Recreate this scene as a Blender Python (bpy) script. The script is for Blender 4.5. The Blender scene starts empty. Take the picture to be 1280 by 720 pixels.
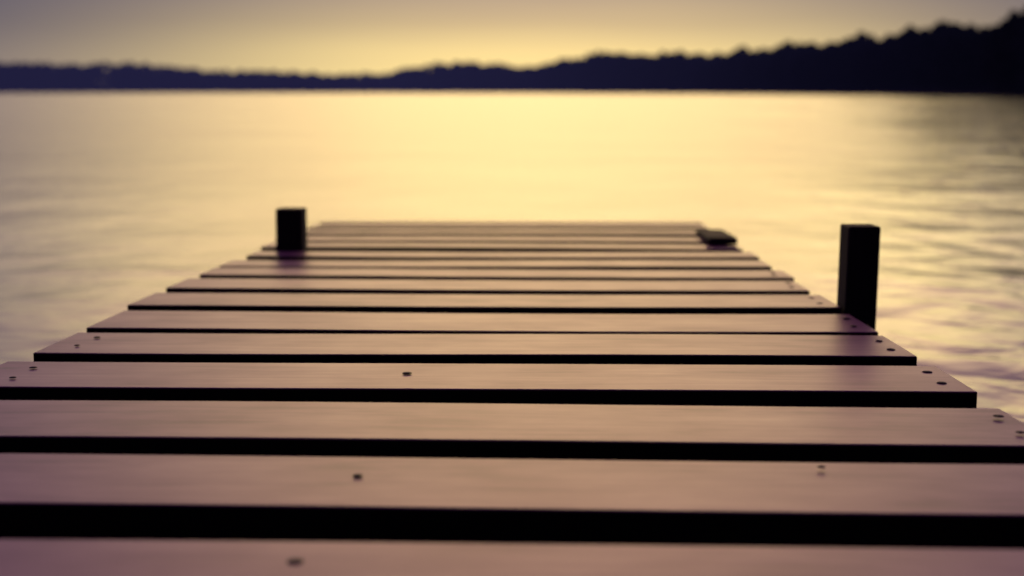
import bpy, bmesh, math, random
from mathutils import Vector, Matrix
random.seed(7)
sc = bpy.context.scene
sc.view_settings.view_transform = 'Standard'
sc.view_settings.look = 'None'
sc.view_settings.exposure = 0
COL = sc.collection

# ------------------------------------------------------------------ helpers
def link(o):
    COL.objects.link(o); return o

def mesh_obj(name, bm, mats, smooth=False):
    me = bpy.data.meshes.new(name)
    bm.to_mesh(me); bm.free()
    for m in mats: me.materials.append(m)
    if smooth:
        for p in me.polygons: p.use_smooth = True
    o = bpy.data.objects.new(name, me)
    return link(o)

def new_mat(name):
    m = bpy.data.materials.new(name); m.use_nodes = True
    nt = m.node_tree
    b = nt.nodes['Principled BSDF']
    return m, nt, b

def node(nt, t, **kw):
    n = nt.nodes.new(t)
    for k, v in kw.items(): setattr(n, k, v)
    return n

def math_n(nt, op, a, b=None, c=None):
    n = nt.nodes.new('ShaderNodeMath'); n.operation = op
    for i, v in enumerate((a, b, c)):
        if v is None: continue
        if isinstance(v, (int, float)): n.inputs[i].default_value = v
        else: nt.links.new(v, n.inputs[i])
    return n.outputs[0]

def maprange(nt, v, a, b, c, d, smooth=False):
    n = nt.nodes.new('ShaderNodeMapRange')
    if smooth: n.interpolation_type = 'SMOOTHSTEP'
    for i, x in zip((1, 2, 3, 4), (a, b, c, d)): n.inputs[i].default_value = x
    nt.links.new(v, n.inputs[0]); return n.outputs[0]

def ramp(nt, fac, stops, interp='LINEAR'):
    r = nt.nodes.new('ShaderNodeValToRGB')
    r.color_ramp.interpolation = interp
    cr = r.color_ramp
    cr.elements[0].position = stops[0][0]; cr.elements[0].color = (*stops[0][1], 1)
    cr.elements[1].position = stops[-1][0]; cr.elements[1].color = (*stops[-1][1], 1)
    for p, c in stops[1:-1]:
        e = cr.elements.new(p); e.color = (*c, 1)
    if fac is not None: nt.links.new(fac, r.inputs[0])
    return r

# ------------------------------------------------------------------ world : dusk sky
SUN_AZ = math.radians(2.0)
w = bpy.data.worlds.new("World"); sc.world = w; w.use_nodes = True
nt = w.node_tree
bg = nt.nodes['Background']
tc = node(nt, 'ShaderNodeTexCoord')
sep = node(nt, 'ShaderNodeSeparateXYZ'); nt.links.new(tc.outputs['Generated'], sep.inputs[0])
az = math_n(nt, 'ARCTAN2', sep.outputs[0], sep.outputs[1])
azd = math_n(nt, 'SUBTRACT', az, SUN_AZ)
azs = math_n(nt, 'ABSOLUTE', math_n(nt, 'DIVIDE', azd, math.radians(19.5)))
g = math_n(nt, 'EXPONENT', math_n(nt, 'MULTIPLY', math_n(nt, 'POWER', azs, 2.5), -1.0))
mp = node(nt, 'ShaderNodeMapping'); mp.inputs['Scale'].default_value = (2.0, 2.0, 14.0)
nt.links.new(tc.outputs['Generated'], mp.inputs[0])
nz = node(nt, 'ShaderNodeTexNoise'); nz.inputs['Scale'].default_value = 1.6; nz.inputs['Detail'].default_value = 3
nt.links.new(mp.outputs[0], nz.inputs['Vector'])
dz = math_n(nt, 'MULTIPLY', math_n(nt, 'SUBTRACT', nz.outputs[0], 0.5), 0.016)
el = math_n(nt, 'MAXIMUM', math_n(nt, 'ADD', sep.outputs[2], dz), 0.0)
# all ramps hold radiance / 5.8
cen = ramp(nt, el, [(0.0, (.165, .130, .055)), (.030, (.150, .116, .052)), (.055, (.098, .075, .043)), (.082, (.068, .052, .041)),
                    (.105, (.37, .28, .095)), (.14, (1.0, .765, .245)), (.20, (1.0, .68, .30)), (.25, (.66, .38, .24)), (.31, (.17, .075, .09)), (.45, (.035, .014, .034)),
                    (.75, (.022, .009, .030)), (1.0, (.018, .007, .027))])
sid = ramp(nt, el, [(0.0, (.029, .024, .030)), (.028, (.020, .018, .027)), (.05, (.0125, .0125, .023)), (.080, (.0105, .0110, .022)),
                    (.11, (.034, .031, .048)), (.17, (.032, .032, .062)), (.3, (.026, .022, .052)), (.6, (.020, .011, .032)), (1.0, (.018, .007, .027))])
mix = node(nt, 'ShaderNodeMix', data_type='RGBA')
nt.links.new(g, mix.inputs[0]); nt.links.new(sid.outputs[0], mix.inputs[6]); nt.links.new(cen.outputs[0], mix.inputs[7])
back = maprange(nt, sep.outputs[1], -.5, .5, .6, 5.8)
mul = node(nt, 'ShaderNodeVectorMath', operation='SCALE')
nt.links.new(mix.outputs[2], mul.inputs[0]); nt.links.new(back, mul.inputs['Scale'])
sky = node(nt, 'ShaderNodeTexSky', sky_type='NISHITA')
sky.sun_disc = False; sky.sun_elevation = math.radians(6); sky.sun_rotation = SUN_AZ
sk = node(nt, 'ShaderNodeVectorMath', operation='SCALE'); sk.inputs['Scale'].default_value = 0.002
nt.links.new(sky.outputs[0], sk.inputs[0])
add = node(nt, 'ShaderNodeVectorMath', operation='ADD')
nt.links.new(mul.outputs[0], add.inputs[0]); nt.links.new(sk.outputs[0], add.inputs[1])
nt.links.new(add.outputs[0], bg.inputs[0]); bg.inputs[1].default_value = 1.0

sun = bpy.data.lights.new("sun", 'SUN'); sun.energy = 0.10; sun.angle = math.radians(60); sun.color = (1.0, .70, .48)
so = link(bpy.data.objects.new("sun", sun)); so.rotation_euler = (-math.radians(90 - 10), 0, -SUN_AZ)

# ------------------------------------------------------------------ materials
def wood_mat():
    m, nt, b = new_mat("weathered_wood")
    tc = node(nt, 'ShaderNodeTexCoord')
    at = node(nt, 'ShaderNodeAttribute', attribute_name='tint')
    off = node(nt, 'ShaderNodeVectorMath', operation='SCALE'); off.inputs['Scale'].default_value = 37.0
    nt.links.new(at.outputs['Color'], off.inputs[0])
    ad = node(nt, 'ShaderNodeVectorMath', operation='ADD')
    nt.links.new(tc.outputs['Object'], ad.inputs[0]); nt.links.new(off.outputs[0], ad.inputs[1])
    mp = node(nt, 'ShaderNodeMapping'); mp.inputs['Scale'].default_value = (1.6, 20, 20)
    nt.links.new(ad.outputs[0], mp.inputs[0])
    grain = node(nt, 'ShaderNodeTexNoise'); grain.inputs['Scale'].default_value = 2.2
    grain.inputs['Detail'].default_value = 6; grain.inputs['Roughness'].default_value = .6; grain.inputs['Distortion'].default_value = .8
    nt.links.new(mp.outputs[0], grain.inputs['Vector'])
    mp2 = node(nt, 'ShaderNodeMapping'); mp2.inputs['Scale'].default_value = (3.5, 6, 6)
    nt.links.new(ad.outputs[0], mp2.inputs[0])
    blot = node(nt, 'ShaderNodeTexNoise'); blot.inputs['Scale'].default_value = 1.8; blot.inputs['Detail'].default_value = 5
    nt.links.new(mp2.outputs[0], blot.inputs['Vector'])
    f = math_n(nt, 'ADD', math_n(nt, 'MULTIPLY', grain.outputs[0], .42), math_n(nt, 'MULTIPLY', blot.outputs[0], .58))
    sepc = node(nt, 'ShaderNodeSeparateColor'); nt.links.new(at.outputs['Color'], sepc.inputs[0])
    f2 = math_n(nt, 'ADD', f, math_n(nt, 'MULTIPLY', math_n(nt, 'SUBTRACT', sepc.outputs[0], .5), .12))
    r = ramp(nt, f2, [(.32, (.19, .050, .12)), (.45, (.35, .105, .215)), (.56, (.43, .145, .265)), (.70, (.52, .205, .32))])
    # sparse knots
    mp3 = node(nt, 'ShaderNodeMapping'); mp3.inputs['Scale'].default_value = (3.2, 6.5, 0.01)
    nt.links.new(ad.outputs[0], mp3.inputs[0])
    vor = node(nt, 'ShaderNodeTexVoronoi'); vor.inputs['Scale'].default_value = 1.0
    nt.links.new(mp3.outputs[0], vor.inputs['Vector'])
    kn = maprange(nt, vor.outputs['Distance'], .02, .10, .6, 0, True)
    sv = node(nt, 'ShaderNodeSeparateColor'); nt.links.new(vor.outputs['Color'], sv.inputs[0])
    kn = math_n(nt, 'MULTIPLY', kn, math_n(nt, 'GREATER_THAN', sv.outputs[0], .55))
    km = node(nt, 'ShaderNodeMix', data_type='RGBA'); km.inputs[7].default_value = (.06, .02, .04, 1)
    nt.links.new(kn, km.inputs[0]); nt.links.new(r.outputs[0], km.inputs[6])
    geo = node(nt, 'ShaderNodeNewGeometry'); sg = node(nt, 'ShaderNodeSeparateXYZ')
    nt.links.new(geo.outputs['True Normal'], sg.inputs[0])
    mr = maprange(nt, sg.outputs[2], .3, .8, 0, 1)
    mx = node(nt, 'ShaderNodeMix', data_type='RGBA'); mx.inputs[6].default_value = (.018, .012, .016, 1)  # backlit shade of the plank sides, put into the base colour as near black
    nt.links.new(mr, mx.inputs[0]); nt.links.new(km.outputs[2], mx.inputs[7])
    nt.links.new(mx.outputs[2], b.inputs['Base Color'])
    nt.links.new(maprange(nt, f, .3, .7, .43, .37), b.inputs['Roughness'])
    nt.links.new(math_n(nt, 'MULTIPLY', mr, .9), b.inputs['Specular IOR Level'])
    b.inputs['Specular Tint'].default_value = (1, .86, .88, 1)
    b.inputs['IOR'].default_value = 1.6
    bp = node(nt, 'ShaderNodeBump'); bp.inputs['Strength'].default_value = .25; bp.inputs['Distance'].default_value = .001
    nt.links.new(grain.outputs[0], bp.inputs['Height']); nt.links.new(bp.outputs[0], b.inputs['Normal'])
    return m

def dark_wood():
    m, nt, b = new_mat("tarred_wood")
    tc = node(nt, 'ShaderNodeTexCoord')
    mp = node(nt, 'ShaderNodeMapping'); mp.inputs['Scale'].default_value = (30, 30, 3)
    nt.links.new(tc.outputs['Object'], mp.inputs[0])
    n = node(nt, 'ShaderNodeTexNoise'); n.inputs['Scale'].default_value = 2; n.inputs['Detail'].default_value = 5
    nt.links.new(mp.outputs[0], n.inputs['Vector'])
    r = ramp(nt, n.outputs[0], [(.3, (.009, .006, .009)), (.7, (.030, .019, .026))])
    nt.links.new(r.outputs[0], b.inputs['Base Color']); b.inputs['Roughness'].default_value = .75
    b.inputs['Specular IOR Level'].default_value = .25
    bp = node(nt, 'ShaderNodeBump'); bp.inputs['Strength'].default_value = .5; bp.inputs['Distance'].default_value = .002
    nt.links.new(n.outputs[0], bp.inputs['Height']); nt.links.new(bp.outputs[0], b.inputs['Normal'])
    return m

def nail_mat():
    m, nt, b = new_mat("rusty_iron")
    tc = node(nt, 'ShaderNodeTexCoord')
    n = node(nt, 'ShaderNodeTexNoise'); n.inputs['Scale'].default_value = 300
    nt.links.new(tc.outputs['Object'], n.inputs['Vector'])
    r = ramp(nt, n.outputs[0], [(.3, (.02, .010, .014)), (.7, (.07, .035, .04))])
    nt.links.new(r.outputs[0], b.inputs['Base Color']); b.inputs['Roughness'].default_value = .6
    b.inputs['Specular IOR Level'].default_value = .3
    return m

def water_mat():
    m, nt, b = new_mat("lake_water")
    tc = node(nt, 'ShaderNodeTexCoord')
    def nzt(sx, sy, scale, detail, rot=0.0, dist=0.0):
        mp = node(nt, 'ShaderNodeMapping'); mp.inputs['Scale'].default_value = (sx, sy, 1)
        mp.inputs['Rotation'].default_value = (0, 0, rot)
        nt.links.new(tc.outputs['Object'], mp.inputs[0])
        n = node(nt, 'ShaderNodeTexNoise'); n.inputs['Scale'].default_value = scale; n.inputs['Detail'].default_value = detail
        n.inputs['Roughness'].default_value = .5; n.inputs['Distortion'].default_value = dist
        nt.links.new(mp.outputs[0], n.inputs['Vector']); return n.outputs[0]
    a = nzt(.75, 1, 3.6, 3, .35, .5)
    c = nzt(.9, 1, 1.1, 2, -.4, .6)
    d = nzt(.7, 1, .3, 2, .1)
    patch = nzt(1, 1, .12, 2)
    s = node(nt, 'ShaderNodeSeparateXYZ'); nt.links.new(tc.outputs['Object'], s.inputs[0])
    q = math_n(nt, 'DIVIDE', s.outputs[0], math_n(nt, 'MAXIMUM', s.outputs[1], 1.5))
    q = math_n(nt, 'ADD', q, math_n(nt, 'MULTIPLY', math_n(nt, 'SUBTRACT', patch, .5), .30))
    east = maprange(nt, q, .17, .38, 0, 1, True)
    west = maprange(nt, q, -.16, -.40, 0, .6, True)
    ruf = math_n(nt, 'MAXIMUM', east, west)
    # the breeze dies away in the lee of the wooded bank, where the trees mirror
    lee = math_n(nt, 'MULTIPLY', maprange(nt, q, .26, .42, 0, 1, True), maprange(nt, s.outputs[1], 7, 14, 0, 1, True))
    h = math_n(nt, 'ADD', math_n(nt, 'MULTIPLY', a, .018), math_n(nt, 'MULTIPLY', c, .036))
    h = math_n(nt, 'MULTIPLY', h, maprange(nt, ruf, 0, 1, .34, .85))
    h = math_n(nt, 'ADD', h, math_n(nt, 'MULTIPLY', d, .05))
    bp = node(nt, 'ShaderNodeBump'); bp.inputs['Strength'].default_value = 1; bp.inputs['Distance'].default_value = 1
    nt.links.new(h, bp.inputs['Height']); nt.links.new(bp.outputs[0], b.inputs['Normal'])
    b.inputs['Base Color'].default_value = (.040, .036, .13, 1)
    rg = math_n(nt, 'MULTIPLY', maprange(nt, ruf, 0, 1, .27, .14), maprange(nt, lee, 0, 1, 1, .45))
    nt.links.new(rg, b.inputs['Roughness']); b.inputs['IOR'].default_value = 1.44
    return m

def leaf_mat(name, c1, c2):
    m, nt, b = new_mat(name)
    tc = node(nt, 'ShaderNodeTexCoord')
    n = node(nt, 'ShaderNodeTexNoise'); n.inputs['Scale'].default_value = .5; n.inputs['Detail'].default_value = 3
    nt.links.new(tc.outputs['Object'], n.inputs['Vector'])
    r = ramp(nt, n.outputs[0], [(.35, c1), (.65, c2)])
    nt.links.new(r.outputs[0], b.inputs['Base Color']); b.inputs['Roughness'].default_value = 1
    b.inputs['Specular IOR Level'].default_value = 0
    # evening haze painted on as faint emission, stronger with distance (world position)
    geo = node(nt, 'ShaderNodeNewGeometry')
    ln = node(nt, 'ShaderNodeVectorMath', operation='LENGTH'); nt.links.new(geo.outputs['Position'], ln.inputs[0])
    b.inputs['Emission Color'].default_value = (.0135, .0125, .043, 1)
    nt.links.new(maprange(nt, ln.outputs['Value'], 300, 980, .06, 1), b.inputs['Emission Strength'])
    return m

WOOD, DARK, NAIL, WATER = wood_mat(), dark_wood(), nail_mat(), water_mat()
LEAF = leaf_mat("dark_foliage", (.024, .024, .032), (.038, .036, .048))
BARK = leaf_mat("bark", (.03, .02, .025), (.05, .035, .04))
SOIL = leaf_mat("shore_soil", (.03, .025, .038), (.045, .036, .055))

# ------------------------------------------------------------------ water
bm = bmesh.new()
bmesh.ops.create_grid(bm, x_segments=8, y_segments=8, size=4000)
o = mesh_obj("water", bm, [WATER]); o["kind"] = "structure"; o["label"] = "calm rippled lake reflecting the sunset"

# ------------------------------------------------------------------ dock
CAMZ = 0.75; H0 = 0.3625; SLOPE = 0.0260; YAW = 0.0212
dock = link(bpy.data.objects.new("wooden_dock", None))
dock.location = (0, 0, CAMZ - H0)
dock.rotation_euler = (-math.atan(SLOPE), 0, -YAW)
dock["label"] = "weathered plank jetty with square posts reaching over the lake"
dock["category"] = "dock"
def child(o, p=dock):
    o.parent = p; return o

UL, UR = -.815, .6045
planks = [(.53, .73), (.79, .994), (1.0929, 1.270), (1.341, 1.530), (1.607, 1.784), (1.855, 2.044), (2.085, 2.285),
          (2.357, 2.538), (2.607, 2.778), (2.837, 2.980), (3.048, 3.190), (3.270, 3.405), (3.505, 3.640),
          (3.735, 3.865), (3.965, 4.09), (4.19, 4.31), (4.40, 4.48)]
T = .042
def add_box(bm, x0, x1, y0, y1, z0, z1, bev=.002, segs=2, nx=1):
    b2 = bmesh.new()
    bmesh.ops.create_cube(b2, size=1)
    for v in b2.verts:
        v.co = Vector((x0 if v.co.x < 0 else x1, y0 if v.co.y < 0 else y1, z0 if v.co.z < 0 else z1))
    if bev: bmesh.ops.bevel(b2, geom=b2.edges[:], offset=bev, segments=segs, affect='EDGES', profile=.5)
    return b2
bm = bmesh.new()
tl = bm.loops.layers.color.new("tint")
info = []
for i, (a, b_) in enumerate(planks):
    lj, rj = random.uniform(-.010, .012), random.uniform(-.009, .009)
    if i == 7: rj = -.002
    b2 = add_box(bm, UL + lj, UR + rj, a, b_, -T, 0, .0022)
    for k in range(1, 12):
        x = UL + (UR - UL) * k / 12
        bmesh.ops.bisect_plane(b2, geom=b2.verts[:] + b2.edges[:] + b2.faces[:], plane_co=(x, 0, 0), plane_no=(1, 0, 0))
    yaw = random.uniform(-.0035, .0055); zz = random.uniform(-.0015, .0015)
    roll = random.uniform(-.0018, .0018); tilt = random.uniform(-.010, .010); ph = random.uniform(0, 6.28)
    cy = (a + b_) / 2
    for v in b2.verts:
        x, y, z = v.co
        v.co.y = y - yaw * x + .0018 * math.sin(x * 4 + ph)
        v.co.z = z + zz + roll * x + tilt * (y - cy) + .0014 * math.sin(x * 3 + ph * 2)
    tmp = bpy.data.meshes.new("tmp"); b2.to_mesh(tmp); b2.free()
    n0 = len(bm.faces)
    bm.from_mesh(tmp); bpy.data.meshes.remove(tmp)
    bm.faces.ensure_lookup_table()
    col = (random.random(), random.random(), random.random(), 1)
    for f in bm.faces[n0:]:
        for l in f.loops: l[tl] = col
    info.append((a, b_, yaw, zz, lj, rj))
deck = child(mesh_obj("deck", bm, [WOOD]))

# nails
bm = bmesh.new()
bmesh.ops.create_uvsphere(bm, u_segments=16, v_segments=8, radius=1)
bmesh.ops.delete(bm, geom=[v for v in bm.verts if v.co.z < -.3], context='VERTS')
for v in bm.verts:
    v.co = Vector((v.co.x * .0062, v.co.y * .0062, v.co.z * .0016))
nail0 = mesh_obj("nail", bm, [NAIL], True)
first = True
for i, (a, b_, yaw, zz, lj, rj) in enumerate(info):
    if i == 0: continue
    wd = b_ - a
    pts = []
    if i < 10: pts += [(.572, .27), (.576, .70)]
    if i < 6: pts += [(-.752, .30), (-.748, .72)]
    if i in (2, 4): pts.append((-.186 + random.uniform(-.006, .006), .55))
    if i == 1: pts.append((-.198, .74))
    if i in (2,): pts.append((.302, .80))
    for (u, f) in pts:
        if first: n = nail0; first = False
        else:
            n = nail0.copy(); link(n)
        n.location = (u + random.uniform(-.004, .004), a + wd * f + random.uniform(-.005, .005) - yaw * u, zz + .0012)
        s = random.uniform(.85, 1.2) * (.65 if u == .302 else 1) * (.8 if u < -.7 else 1); n.scale = (s, s, 1)
        n.parent = deck

# beams under the deck
for u in (-.735, -.186, .545):
    b2 = add_box(None, u - .03, u + .03, .5, 4.45, -T - .132, -T - .004, .003)
    child(mesh_obj("beam", b2, [DARK]))
# posts
def post(x0, x1, y0, y1, top):
    b2 = add_box(None, x0, x1, y0, y1, -1.1, top, .004, 3)
    for k in range(1, 10):
        bmesh.ops.bisect_plane(b2, geom=b2.verts[:] + b2.edges[:] + b2.faces[:], plane_co=(0, 0, top - k * .12), plane_no=(0, 0, 1))
    for v in b2.verts:
        v.co.x += .0012 * math.sin(v.co.z * 9); v.co.y += .0012 * math.cos(v.co.z * 7)
    return child(mesh_obj("post", b2, [DARK]))
post(-.753, -.676, 3.415, 3.490, .120)
post(.6105, .674, 2.355, 2.425, .163)
for (u, y) in ((-.735, 4.30), (.545, 4.30), (-.735, 1.9)):
    b2 = add_box(None, u - .028, u + .028, y, y + .07, -1.1, -T - .136, .004)
    child(mesh_obj("pile", b2, [DARK]))
# low mooring timber on the far corner
bm = add_box(None, .515, .603, 3.60, 3.98, .002, .024, .005, 3)
for v in bm.verts:
    v.co.x += (v.co.y - 3.6) * .03
    if v.co.z > .012: v.co.z -= (v.co.y - 3.6) * .02
child(mesh_obj("edge_timber", bm, [DARK]))

# ------------------------------------------------------------------ shoreline
F = 1500.0
shore = [(-700, 900, 0), (-250, 950, 0), (0, 900, 3), (150, 980, 2.0), (300, 1000, -1.5), (480, 980, -3), (560, 900, 1.4), (650, 830, -1.2), (700, 750, 0.6), (850, 560, -.3),
         (960, 430, 2.4), (1100, 340, 1.2), (1200, 290, 4.2), (1280, 255, 8.4), (1450, 205, 8), (1800, 170, 4)]
P = []
for x, d, e in shore:
    t = (x - 640) / (F * .9865)
    P.append(Vector((t * d, d, 0)))
def curve(step):
    out = []
    for i in range(len(P) - 1):
        n = max(1, int((P[i + 1] - P[i]).length / step))
        for k in range(n):
            f = k / n
            p = P[i].lerp(P[i + 1], f); t = (P[i + 1] - P[i]).normalized()
            nrm = Vector((-t.y, t.x, 0))
            if nrm.dot(Vector((p.x, p.y, 0))) < 0: nrm = -nrm
            out.append((p, nrm, i, f, shore[i][2] * (1 - f) + shore[i + 1][2] * f))
    return out
bm = bmesh.new()
prof = [(-3, -.6), (0, .0), (1.5, .35), (6, 1.0), (25, 2.0), (60, 3.5), (140, 5), (320, 6)]
rows = []
pts = curve(12)
for j, (p, n, i, f, e) in enumerate(pts):
    r = []
    dirn = (Vector((p.x, p.y, 0)).normalized() * .6 + n * .4).normalized()
    wob = 2.5 * math.sin(j * .9) + 1.5 * math.sin(j * .37)
    for o_, z in prof:
        q = p + dirn * (o_ + wob)
        r.append(bm.verts.new((q.x, q.y, z * (1 + .12 * math.sin(j * .5)))))
    rows.append(r)
for a, b_ in zip(rows, rows[1:]):
    for k in range(len(prof) - 1):
        bm.faces.new((a[k], b_[k], b_[k + 1], a[k + 1]))
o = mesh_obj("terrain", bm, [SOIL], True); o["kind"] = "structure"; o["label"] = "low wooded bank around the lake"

def crown(bm, c, rad, hgt, n, kind, size, rnd):
    """leaf clumps through the volume"""
    lob = [(rnd.uniform(0, 6.28), rnd.uniform(.15, .85), rnd.uniform(.2, .5)) for _ in range(6)]
    for _ in range(n):
        t = rnd.random() ** (1.25 if kind == 'spruce' else .9)
        a = rnd.uniform(0, 6.28)
        if kind == 'spruce':
            R = rad * (1 - t) ** .8 * (0.75 + .25 * math.sin(t * 34 + a * .5)) + .15
        else:
            R = rad * math.sqrt(max(0.02, 1 - (2 * t - .85) ** 2 * .8)) 
            for la, lt, ls in lob:
                R *= 1 + ls * .5 * math.cos(a - la) * math.exp(-((t - lt) / .25) ** 2)
            R = abs(R)
        rr = R * (rnd.random() ** .45)
        p = Vector((c[0] + rr * math.cos(a), c[1] + rr * math.sin(a), c[2] + t * hgt))
        s = size * rnd.uniform(.5, 1.2)
        m = Matrix.Rotation(rnd.uniform(0, 6.28), 3, 'Z') @ Matrix.Rotation(rnd.uniform(0, 3.1), 3, 'X')
        q = [m @ Vector(v) for v in ((-s, -s * .5, 0), (0, -s * .8, s * .2), (s, 0, 0), (s * .2, s * .7, .2 * s), (-s * .7, s * .5, 0))]
        bm.faces.new([bm.verts.new(p + v) for v in q])

def trunk(bm, c, r, h, mi):
    prev = None
    for k in range(5):
        z = h * k / 4; rr = r * (1 - .75 * k / 4)
        ring = [bm.verts.new((c[0] + rr * math.cos(a * math.pi / 3) + .1 * math.sin(k), c[1] + rr * math.sin(a * math.pi / 3), c[2] + z)) for a in range(6)]
        if prev:
            for a in range(6):
                f = bm.faces.new((prev[a], prev[(a + 1) % 6], ring[(a + 1) % 6], ring[a])); f.material_index = mi
        prev = ring

variants = []
rnd = random.Random(3)
for v in range(7):
    kind = 'spruce' if v in (1,) else 'broad'
    H = rnd.uniform(14.5, 16.5)
    bm = bmesh.new()
    trunk(bm, (0, 0, -.5), .28, H * .85, 1)
    for k in range(5):
        a = rnd.uniform(0, 6.28); z = H * rnd.uniform(.3, .7)
        b0 = Vector((0, 0, z)); b1 = b0 + Vector((math.cos(a) * 2.2, math.sin(a) * 2.2, 1.6))
        s = .09
        f = bm.faces.new([bm.verts.new(b0 + Vector((0, 0, -s))), bm.verts.new(b1), bm.verts.new(b0 + Vector((0, 0, s)))]); f.material_index = 1
    if kind == 'spruce': crown(bm, (0, 0, 1.2), 3.6, H * .82, 560, kind, .75, rnd)
    else: crown(bm, (0, 0, 1.4), rnd.uniform(4.2, 5.4), H - 1.8, 620, kind, .85, rnd)
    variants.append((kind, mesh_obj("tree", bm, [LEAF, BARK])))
used = set()
def place_tree(vi, loc, s, rz):
    kind, src = variants[vi]
    if vi in used: o = src.copy(); link(o)
    else: o = src; used.add(vi)
    o.name = "spruce_tree" if kind == 'spruce' else "deciduous_tree"
    o.location = loc; o.scale = (s * 1.05, s * 1.05, s); o.rotation_euler = (0, 0, rz)
    o["label"] = "dark pointed spruce silhouetted on the lake shore" if kind == 'spruce' else "dark leafy tree silhouetted on the lake shore"
    o["category"] = "tree"; o["group"] = "trees along the wooded lake shore"
cnt = 0
order = [0, 2, 3, 1, 5, 6, 4, 3, 5, 2, 6, 2, 0, 4]
forest = bmesh.new()
for j, (p, n, i, f, e) in enumerate(curve(5.2)):
    x_px = 640 + F * .9865 * p.x / p.y
    dirn = (Vector((p.x, p.y, 0)).normalized() * .5 + n * .5).normalized()
    right = x_px > 845
    if right and x_px < 1420:
        rws = (4, 10, 17)
        for ri, dd in enumerate(rws):
            if cnt >= 290: break
            q = p + dirn * (dd + rnd.uniform(-1.5, 1.5)) + Vector((rnd.uniform(-2, 2), rnd.uniform(-2, 2), 0))
            clump = 1 + .08 * math.sin(j * .62) + .05 * math.sin(j * .23 + 1)
            s = rnd.uniform(.82, 1.0) * (1 + e * .05) * (0.86 if ri == 0 else 1) * clump * 1.02
            place_tree(rnd.choice(order), (q.x, q.y, .6 + dd * .05), s, rnd.uniform(0, 6.28)); cnt += 1
        rws = (30, 45)
    else:
        rws = (4, 12, 21, 32)
    for dd in rws:
        q = p + dirn * (dd + rnd.uniform(-3, 3)) + Vector((rnd.uniform(-3, 3), rnd.uniform(-3, 3), 0))
        h = rnd.uniform(15, 18) * (1 + min(e, 3 if not right else 1.5) * .07) * (1 + .06 * math.sin(j * .13) + .04 * math.sin(j * .31)) * (1.12 if not right else .90)
        trunk(forest, (q.x, q.y, 0), .3, h * .8, 1)
        crown(forest, (q.x, q.y, .4), rnd.uniform(5, 6.6), h, 90, 'broad', 2.1, rnd)
for vi, (kind, src) in enumerate(variants):
    if vi not in used: bpy.data.objects.remove(src)
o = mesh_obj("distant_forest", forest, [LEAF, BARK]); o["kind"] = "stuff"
o["label"] = "hazy blue wooded shoreline across the lake"; o["category"] = "forest"
print("TREES", cnt)

# ------------------------------------------------------------------ camera
cam = bpy.data.cameras.new("camera"); co = link(bpy.data.objects.new("camera", cam))
cam.sensor_width = 36; cam.lens = 36 * F / 1280
cam.clip_start = .05; cam.clip_end = 8000
pitch = math.atan(245.0 / F)
co.location = (0, 0, CAMZ); co.rotation_euler = (math.pi / 2 - pitch, 0, 0)
cam.dof.use_dof = True; cam.dof.focus_distance = 1.75; cam.dof.aperture_fstop = 2.5
sc.camera = co
